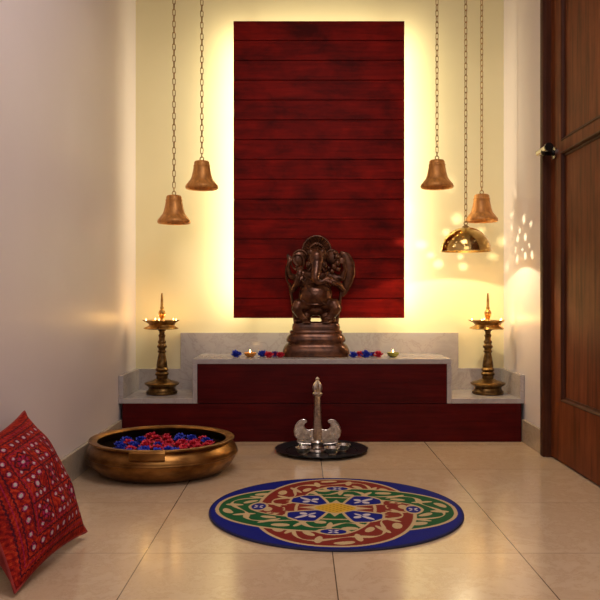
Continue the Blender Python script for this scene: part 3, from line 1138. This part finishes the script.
for sg in (-1, 1):
    # wing outline in picture pixels relative to column axis (left wing; mirrored for the right)
    out = [(0, 441), (0, 429.5), (-4.8, 429.3), (-8.6, 430.0), (-11.6, 428.8), (-13.6, 426.0), (-13.2, 423.4), (-11.0, 421.8), (-11.4, 420.2), (-14.0, 419.4), (-17.4, 420.4),
           (-20.6, 423.4), (-22.6, 427.6), (-23.0, 432.0), (-21.8, 436.4), (-19.8, 438.6), (-20.2, 441.6), (-16.0, 443.2), (-10, 443.6), (-4, 443.6)]
    pts = spline([(x_, 0, y_) for x_, y_ in out[1:]], 3)
    poly = [(p.x, p.z) for p in pts] + [(0, 443.6)]
    bm = bmesh.new()
    f_ = [bm.verts.new((-sg * x_ * -k_ if sg < 0 else -x_ * k_, -.006, HP(y_))) for x_, y_ in poly] if False else \
         [bm.verts.new((x_ * k_ * (1 if sg < 0 else -1), -.006, HP(y_))) for x_, y_ in poly]
    face = bm.faces.new(f_)
    ex = bmesh.ops.extrude_face_region(bm, geom=[face])
    for v in ex['geom']:
        if isinstance(v, bmesh.types.BMVert):
            v.co.y += .012
    bmesh.ops.triangulate(bm, faces=[f for f in bm.faces if len(f.verts) > 4])
    # raised edge and embossed lines
    edge = [Vector((x_ * k_ * (1 if sg < 0 else -1), -.0065, HP(y_))) for x_, y_ in [(p.x, p.z) for p in pts]]
    tube(bm, edge, .0026, 6)
    for q in range(3):
        tube(bm, [Vector(((-18.5 + q * 4.2 + 1.2 * math.sin(u_ * 3)) * k_ * (1 if sg < 0 else -1), -.0065, HP(440 - 11 * u_ + q * 1.5 * u_))) for u_ in [i / 6 for i in range(7)]], .0018, 6)
    for q in range(7):
        ball(bm, (((-17.5 + q * 2.2) * k_) * (1 if sg < 0 else -1), -.007, HP(438.4)), .004, 1)
    mk('wing', bm, 'silver', hol, sharp=30)

for x_, y_, r_, lab in ((303.2, 3.350, 1.0, 'small silver cup at the left of the dark tray'),
                        (332.0, 3.345, 1.0, 'small silver cup right of the incense holder, nearest the tray front'),
                        (343.0, 3.425, .95, 'small silver cup farthest right on the dark tray')):
    t = thing('silver_cup', lab, 'cup', ((x_ - 301) / 760 * y_, y_, TZ), 0, 'small silver cups on the tray')
    bm = bmesh.new()
    lathe(bm, [(r * r_, z * r_) for r, z in ((0, 0), (.018, 0), (.019, .003), (.013, .006), (.022, .012), (.030, .020), (.0325, .030), (.034, .036), (.032, .037), (.030, .032),
                                             (.027, .021), (.018, .014), (0, .012))], 36, mod=lambda t_, r, z: (r * (1 + .03 * math.cos(12 * t_)), z))
    mk('cup_body', bm, 'silver', t)
    bm = bmesh.new()
    for k in range(14):
        a = 2 * math.pi * k / 14
        ball(bm, (.0335 * r_ * math.cos(a), .0335 * r_ * math.sin(a), .0365 * r_), .0026, 1)
    mk('beaded_rim', bm, 'silver', t)

# ---------------------------------------------------------------- round floor mat (colours woven in)
MR = .414
MX, MY = (335.5 - 301) / 760 * 2.506, 2.506
NG = 420
BLUE = np.array((.003, .008, .17)); GREEN = np.array((.007, .085, .028)); RED = np.array((.19, .018, .014)); TAN = np.array((.50, .36, .19))
GOLD = np.array((.55, .32, .03)); WHITE = np.array((.55, .50, .55)); NAVY = np.array((.008, .010, .10))


def mat_colour(u, v):
    c = np.tile(BLUE, (u.size, 1))
    r = np.hypot(u, v)

    def ring(a, b_, ai, bi, uu, vv):
        """signed: inside outer, outside inner; q in -1..1 across, t around"""
        t = np.arctan2(vv / b_, uu / a)
        ro = (np.abs(uu / a) ** 2.25 + np.abs(vv / b_) ** 2.25) ** (1 / 2.25)
        ri = np.hypot(uu / ai, vv / bi)
        # distances (approx) to both edges
        loc = np.hypot(a * np.cos(t), b_ * np.sin(t))
        do = (1 - ro) * loc
        di = (ri - 1) * np.hypot(ai * np.cos(t), bi * np.sin(t))
        tt = np.linspace(-np.pi, np.pi, 721)
        ds = np.hypot((a + ai) / 2 * np.sin(tt), (b_ + bi) / 2 * np.cos(tt))
        cum = np.concatenate([[0], np.cumsum((ds[1:] + ds[:-1]) / 2)])
        return do, di, np.interp(t, tt, cum / cum[-1]) * 2 * np.pi      # third: arc length round the band

    def paint(mask, do, di, t, col, ph):
        m_ = mask & (do > 0) & (di > 0)
        c[m_] = TAN
        e = m_ & (do > .028) & (di > .026)
        c[e] = col
        q = (do - di) / (do + di + 1e-6)
        s_ = t * 8 + ph
        vine = np.abs(q - .38 * np.sin(s_)) < .12 * (0.75 + .5 * np.cos(2 * s_))
        # leaves: tear drops on alternating sides
        k = np.floor((s_) / np.pi)
        fr = s_ / np.pi - k - .5
        side = np.where(np.mod(k, 2) == 0, -1, 1)
        leaf = ((fr + .10 * q * side) / .24) ** 2 + ((q - side * .42) / .22) ** 2 < 1
        leaf2 = ((fr - .36) / .10) ** 2 + ((q + side * .05) / .5) ** 2 < 1
        c[e & (vine | leaf | leaf2)] = TAN

    G_ = ring(.955, .635, .67, .30, u, v)
    Rr = ring(.635, .955, .30, .67, u, v)
    # centre fill before the bands: cusps of red (left/right) and green (top/bottom)
    inn = (G_[1] < 0) & (Rr[1] < 0)
    inside = (G_[0] > 0) & (Rr[0] > 0)
    full = np.ones(u.size, bool)
    hor = np.abs(u) > np.abs(v)
    quad_red = (u * v < 0)          # NW and SE: red on top
    # order 1: bands everywhere
    paint(full & ~quad_red, *Rr, RED, .6)
    paint(full & quad_red, *G_, GREEN, 0)
    paint(full & ~quad_red, *G_, GREEN, 0)
    paint(full & quad_red, *Rr, RED, .6)
    # cusps toward centre
    core = (np.abs(u) < .36) & (np.abs(v) < .36) & (r < .48)
    cz = inn
    c[cz & hor] = RED
    c[cz & ~hor] = GREEN
    c[hor & (np.abs(u) < .50) & (np.abs(v) < .17) & (np.abs(u) > .18) & (np.abs(np.sin(u * 22)) * .07 + .02 < np.abs(np.abs(v) - .05))] = RED
    # blue petals on the diagonals
    for du, dv in ((1, 1), (1, -1), (-1, 1), (-1, -1)):
        p = (u * du + v * dv) / math.sqrt(2)
        q = (u * du - v * dv) / math.sqrt(2)
        wdt = .175 * np.clip((p - .05) / .30, 0, 1) ** .8 * np.sqrt(np.clip((.47 - p) / .10, 0, 1))
        pet = (p > .05) & (p < .47)
        c[pet & (np.abs(q) < wdt)] = TAN
        c[pet & (np.abs(q) < wdt - .028) & (p < .445)] = BLUE
        fle = ((p - .36) / .065) ** 2 + (q / .020) ** 2 < 1
        fle |= ((p - .295) / .026) ** 2 + ((np.abs(q) - .050) / .034) ** 2 < 1
        fle |= ((p - .25) / .04) ** 2 + (q / .014) ** 2 < 1
        c[fle] = WHITE * .8 + TAN * .2
    # small blue lozenges between the bands
    for a_, b_ in ((u, v), (v, u)):
        d_ = ((np.abs(a_) - .615) / .058) ** 2 + (b_ / .095) ** 2
        c[d_ < 1.75] = TAN
        c[d_ < 1] = BLUE
        x_ = (np.abs(np.abs(np.abs(a_) - .615) - np.abs(b_)) < .013) & (d_ < .45) & (d_ > .04)
        c[x_] = WHITE
    # golden centre with tan arms
    c[(np.abs(v) < .10 * np.clip(1 - np.abs(u) / .30, 0, 1)) & (np.abs(u) < .30)] = TAN
    c[(np.abs(u) < .10 * np.clip(1 - np.abs(v) / .24, 0, 1)) & (np.abs(v) < .24)] = TAN
    g = np.hypot(u / 1.15, v) * (1 - .10 * np.cos(4 * np.arctan2(v, u)))
    c[g < .150] = TAN
    c[g < .128] = GOLD
    c[(g < .12) & (np.sin(u * 110) * np.sin(v * 110) > .45)] = GOLD * .55
    c[r > .985] = NAVY
    return c


bmv = []
idx = -np.ones((NG + 1, NG + 1), int)
ax = np.linspace(-1, 1, NG + 1)
UU, VV = np.meshgrid(ax, ax, indexing='ij')
# map square to disc so that the edge is smooth
sq = np.maximum(np.abs(UU), np.abs(VV))
rr_ = np.hypot(UU, VV)
kf = np.where(rr_ > 1e-9, sq / np.maximum(rr_, 1e-9), 0)
bl = np.clip(sq, 0, 1) ** 4
kf2 = kf
du_ = UU * kf2
dv_ = VV * kf2
u1, v1 = du_.ravel(), dv_.ravel()
verts = np.stack([u1 * MR, v1 * MR, np.full(u1.size, .008)], 1)
I = np.arange((NG + 1) ** 2).reshape(NG + 1, NG + 1)
quads = np.stack([I[:-1, :-1], I[1:, :-1], I[1:, 1:], I[:-1, 1:]], -1).reshape(-1, 4)


def grid_mesh(name, verts, quads, cols, mat):
    me = bpy.data.meshes.new(name)
    me.vertices.add(len(verts))
    me.vertices.foreach_set('co', verts.astype(np.float32).ravel())
    me.loops.add(quads.size)
    me.loops.foreach_set('vertex_index', quads.astype(np.int32).ravel())
    me.polygons.add(len(quads))
    me.polygons.foreach_set('loop_start', (np.arange(len(quads)) * 4).astype(np.int32))
    me.polygons.foreach_set('loop_total', np.full(len(quads), 4, np.int32))
    me.update(calc_edges=True)
    me.validate()
    at = me.color_attributes.new('pattern', 'FLOAT_COLOR', 'POINT')
    at.data.foreach_set('color', np.concatenate([cols, np.ones((len(cols), 1))], 1).astype(np.float32).ravel())
    me.materials.append(MC[mat])
    me.polygons.foreach_set('use_smooth', [True] * len(me.polygons))
    o = bpy.data.objects.new(name, me)
    COL.objects.link(o)
    return o


MROT = R(-4)
ur = u1 * math.cos(MROT) + v1 * math.sin(MROT)
vr = -u1 * math.sin(MROT) + v1 * math.cos(MROT)
matt = thing('round_floor_mat', 'round blue floor mat with interlaced green and red scroll bands', 'floor mat', (MX, MY, 0))
top = grid_mesh('mat_face', verts, quads, mat_colour(ur, vr), 'mat_pattern')
top.parent = matt
bm = bmesh.new()
lathe(bm, [(0, .0005), (MR - .002, .0005), (MR + .001, .003), (MR + .001, .006), (MR - .0005, .0078), (0, .0076)], 128)
mk('mat_edge', bm, 'mat_edge', matt)

# ---------------------------------------------------------------- embroidered cushion leaning on the left wall
A = Vector((-.850, 2.335, .352)); B = Vector((-.622, 2.205, .022)); C = Vector((-.668, 1.775, .012)); D = Vector((-.852, 1.885, .315))
cen = (A + B + C + D) / 4
ex = ((A + D) / 2 - (B + C) / 2).normalized()
ey = ((C + D) / 2 - (A + B) / 2)
ez = ex.cross(ey).normalized()
if ez.x < 0:
    ez = -ez
NC = 200
ax = np.linspace(-1, 1, NC + 1)
UU, VV = np.meshgrid(ax, ax, indexing='ij')          # u along B->A (up), v along B->C (towards camera)


def cushion_colour(u, v):
    rs = np.random.RandomState(3)
    c = np.tile(np.array((.30, .015, .009)), (u.size, 1))
    mott = np.sin(u * 37 + 3 * np.sin(v * 23)) * np.sin(v * 41 + 2 * np.sin(u * 29))
    c[mott > .35] = (.17, .008, .009)
    c[mott < -.55] = (.44, .035, .014)
    DK = np.array((.055, .008, .016)); OR = np.array((.52, .10, .02)); MIR = np.array((.42, .36, .34)); MAG = np.array((.30, .015, .06))

    def line(mask, col=DK):
        c[mask] = col
    inn = np.maximum(np.abs(u), np.abs(v))
    zig = .009 * np.sin(np.where(np.abs(u) > np.abs(v), v, u) * 90)
    for rr0 in (.90, .78, .60):
        line(np.abs(inn + zig - rr0) < .011)
    line(np.abs(inn - .84) < .006, MAG)
    line(np.abs(inn - .56) < .008, MAG)
    # panel dividers
    for k in (-.19, .19):
        line((np.abs(u - k + zig * .6) < .011) & (inn < .58))
        line((np.abs(v - k + zig * .6) < .011) & (inn < .58))
    # motif in each panel
    for i in (-1, 0, 1):
        for j in (-1, 0, 1):
            cu, cv = i * .38, j * .38
            a_, b_ = u - cu, v - cv
            d_ = np.hypot(a_, b_)
            th_ = np.arctan2(b_, a_)
            if (i + j) % 2 == 0:
                line((np.abs(d_ - .135 * (1 + .13 * np.cos(8 * th_))) < .014))
                line((d_ < .085) & (d_ > .05), MAG)
                line((d_ < .10) & (np.cos(6 * th_) > .55) & (d_ > .045))
            else:
                line(np.maximum(np.abs(a_), np.abs(b_)) < .06)
                line((np.abs(np.abs(a_) - np.abs(b_)) < .024) & (d_ < .17))
                line((np.abs(np.abs(a_) - np.abs(b_)) < .008) & (d_ < .15), OR)

    def mirror(cu, cv, r0):
        d_ = np.hypot(u - cu, v - cv)
        jit = .006 * math.sin(cu * 91 + cv * 37)
        d_ = np.hypot(u - cu - jit, (v - cv + jit) * (1 + 9 * jit))
        r0 = r0 * (1.12 + 22 * jit)
        c[d_ < r0 * 2.0] = DK
        c[d_ < r0 * 1.55] = MAG * 1.3
        c[d_ < r0] = MIR
    for i in (-1, 0, 1):
        for j in (-1, 0, 1):
            cu, cv = i * .38, j * .38
            mirror(cu, cv, .024)
            if (i + j) % 2 == 0:
                for k in range(4):
                    a_ = math.pi / 4 + k * math.pi / 2
                    mirror(cu + .165 * math.cos(a_) * .95, cv + .165 * math.sin(a_) * .95, .018)
            else:
                for k in range(3):
                    mirror(cu + .12, cv - .10 + .10 * k, .020)
                    mirror(cu - .12, cv - .10 + .10 * k, .020)
    for k in range(9):
        q = -.68 + k * .17
        for sg in (-1, 1):
            mirror(q, sg * .69, .023)
            mirror(sg * .69, q, .023)
    c *= (0.65 + .6 * rs.rand(u.size))[:, None]
    return c


def cushion_side(sign):
    # pin-cushion outline with pointed corners
    pu = UU * (1 - .09 * (1 - VV ** 2) * np.abs(UU) ** 2)
    pv = VV * (1 - .09 * (1 - UU ** 2) * np.abs(VV) ** 2)
    hgt = .098 * (np.clip(1 - UU ** 2, 0, 1) ** .60) * (np.clip(1 - VV ** 2, 0, 1) ** .60)
    if sign > 0:
        hgt = hgt + .003 * np.sin(UU * 9 + VV * 4) * (1 - UU ** 2) * (1 - VV ** 2) + .004 * np.sin(VV * 13 - UU * 5) * (1 - VV ** 2) * (1 - UU ** 2)
        # soft creases running from corners
    a_, b_ = (pu.ravel() + 1) / 2, (pv.ravel() + 1) / 2
    x = (np.outer(a_ * (1 - b_), np.array(A)) + np.outer((1 - a_) * (1 - b_), np.array(B)) + np.outer((1 - a_) * b_, np.array(C))
         + np.outer(a_ * b_, np.array(D)) + np.outer(sign * hgt.ravel(), np.array(ez)))
    # the soft filling flattens where it rests on the floor and the wall
    x[:, 2] = np.maximum(x[:, 2], .002)
    x[:, 0] = np.maximum(x[:, 0], np.where(x[:, 2] < .112, LX + .018, LX + .003))
    return x - np.array(cen)


cush = thing('cushion', 'red embroidered cushion with small mirrors, leaning against the left wall', 'cushion', tuple(cen))
I = np.arange((NC + 1) ** 2).reshape(NC + 1, NC + 1)
q_ = np.stack([I[:-1, :-1], I[1:, :-1], I[1:, 1:], I[:-1, 1:]], -1).reshape(-1, 4)
vf = cushion_side(1)
cc = cushion_colour(UU.ravel(), VV.ravel())
if np.dot(np.cross(vf[q_[20000, 1]] - vf[q_[20000, 0]], vf[q_[20000, 3]] - vf[q_[20000, 0]]), np.array(ez)) < 0:
    qf = q_[:, ::-1]; qb = q_
else:
    qf = q_; qb = q_[:, ::-1]
o = grid_mesh('cushion_front', vf, qf, cc, 'cushion_fabric'); o.parent = cush
o = grid_mesh('cushion_back', cushion_side(-1), qb, cc, 'cushion_back'); o.parent = cush
bm = bmesh.new()
edge = []
for k in range(160):
    t_ = k / 40
    s4, fr = int(t_), (t_ - int(t_)) * 2 - 1
    u_, v_ = ((fr, -1), (1, fr), (-fr, 1), (-1, -fr))[s4]
    pu = u_ * (1 - .09 * (1 - v_ * v_) * u_ * u_)
    pv = v_ * (1 - .09 * (1 - u_ * u_) * v_ * v_)
    a_, b_ = (pu + 1) / 2, (pv + 1) / 2
    p = A * (a_ * (1 - b_)) + B * ((1 - a_) * (1 - b_)) + C * ((1 - a_) * b_) + D * (a_ * b_) - cen
    p.z = max(p.z, .0045 - cen.z)
    edge.append(p)
tube(bm, edge, .0035, 8, closed=True)
mk('piping', bm, 'cushion_back', cush)
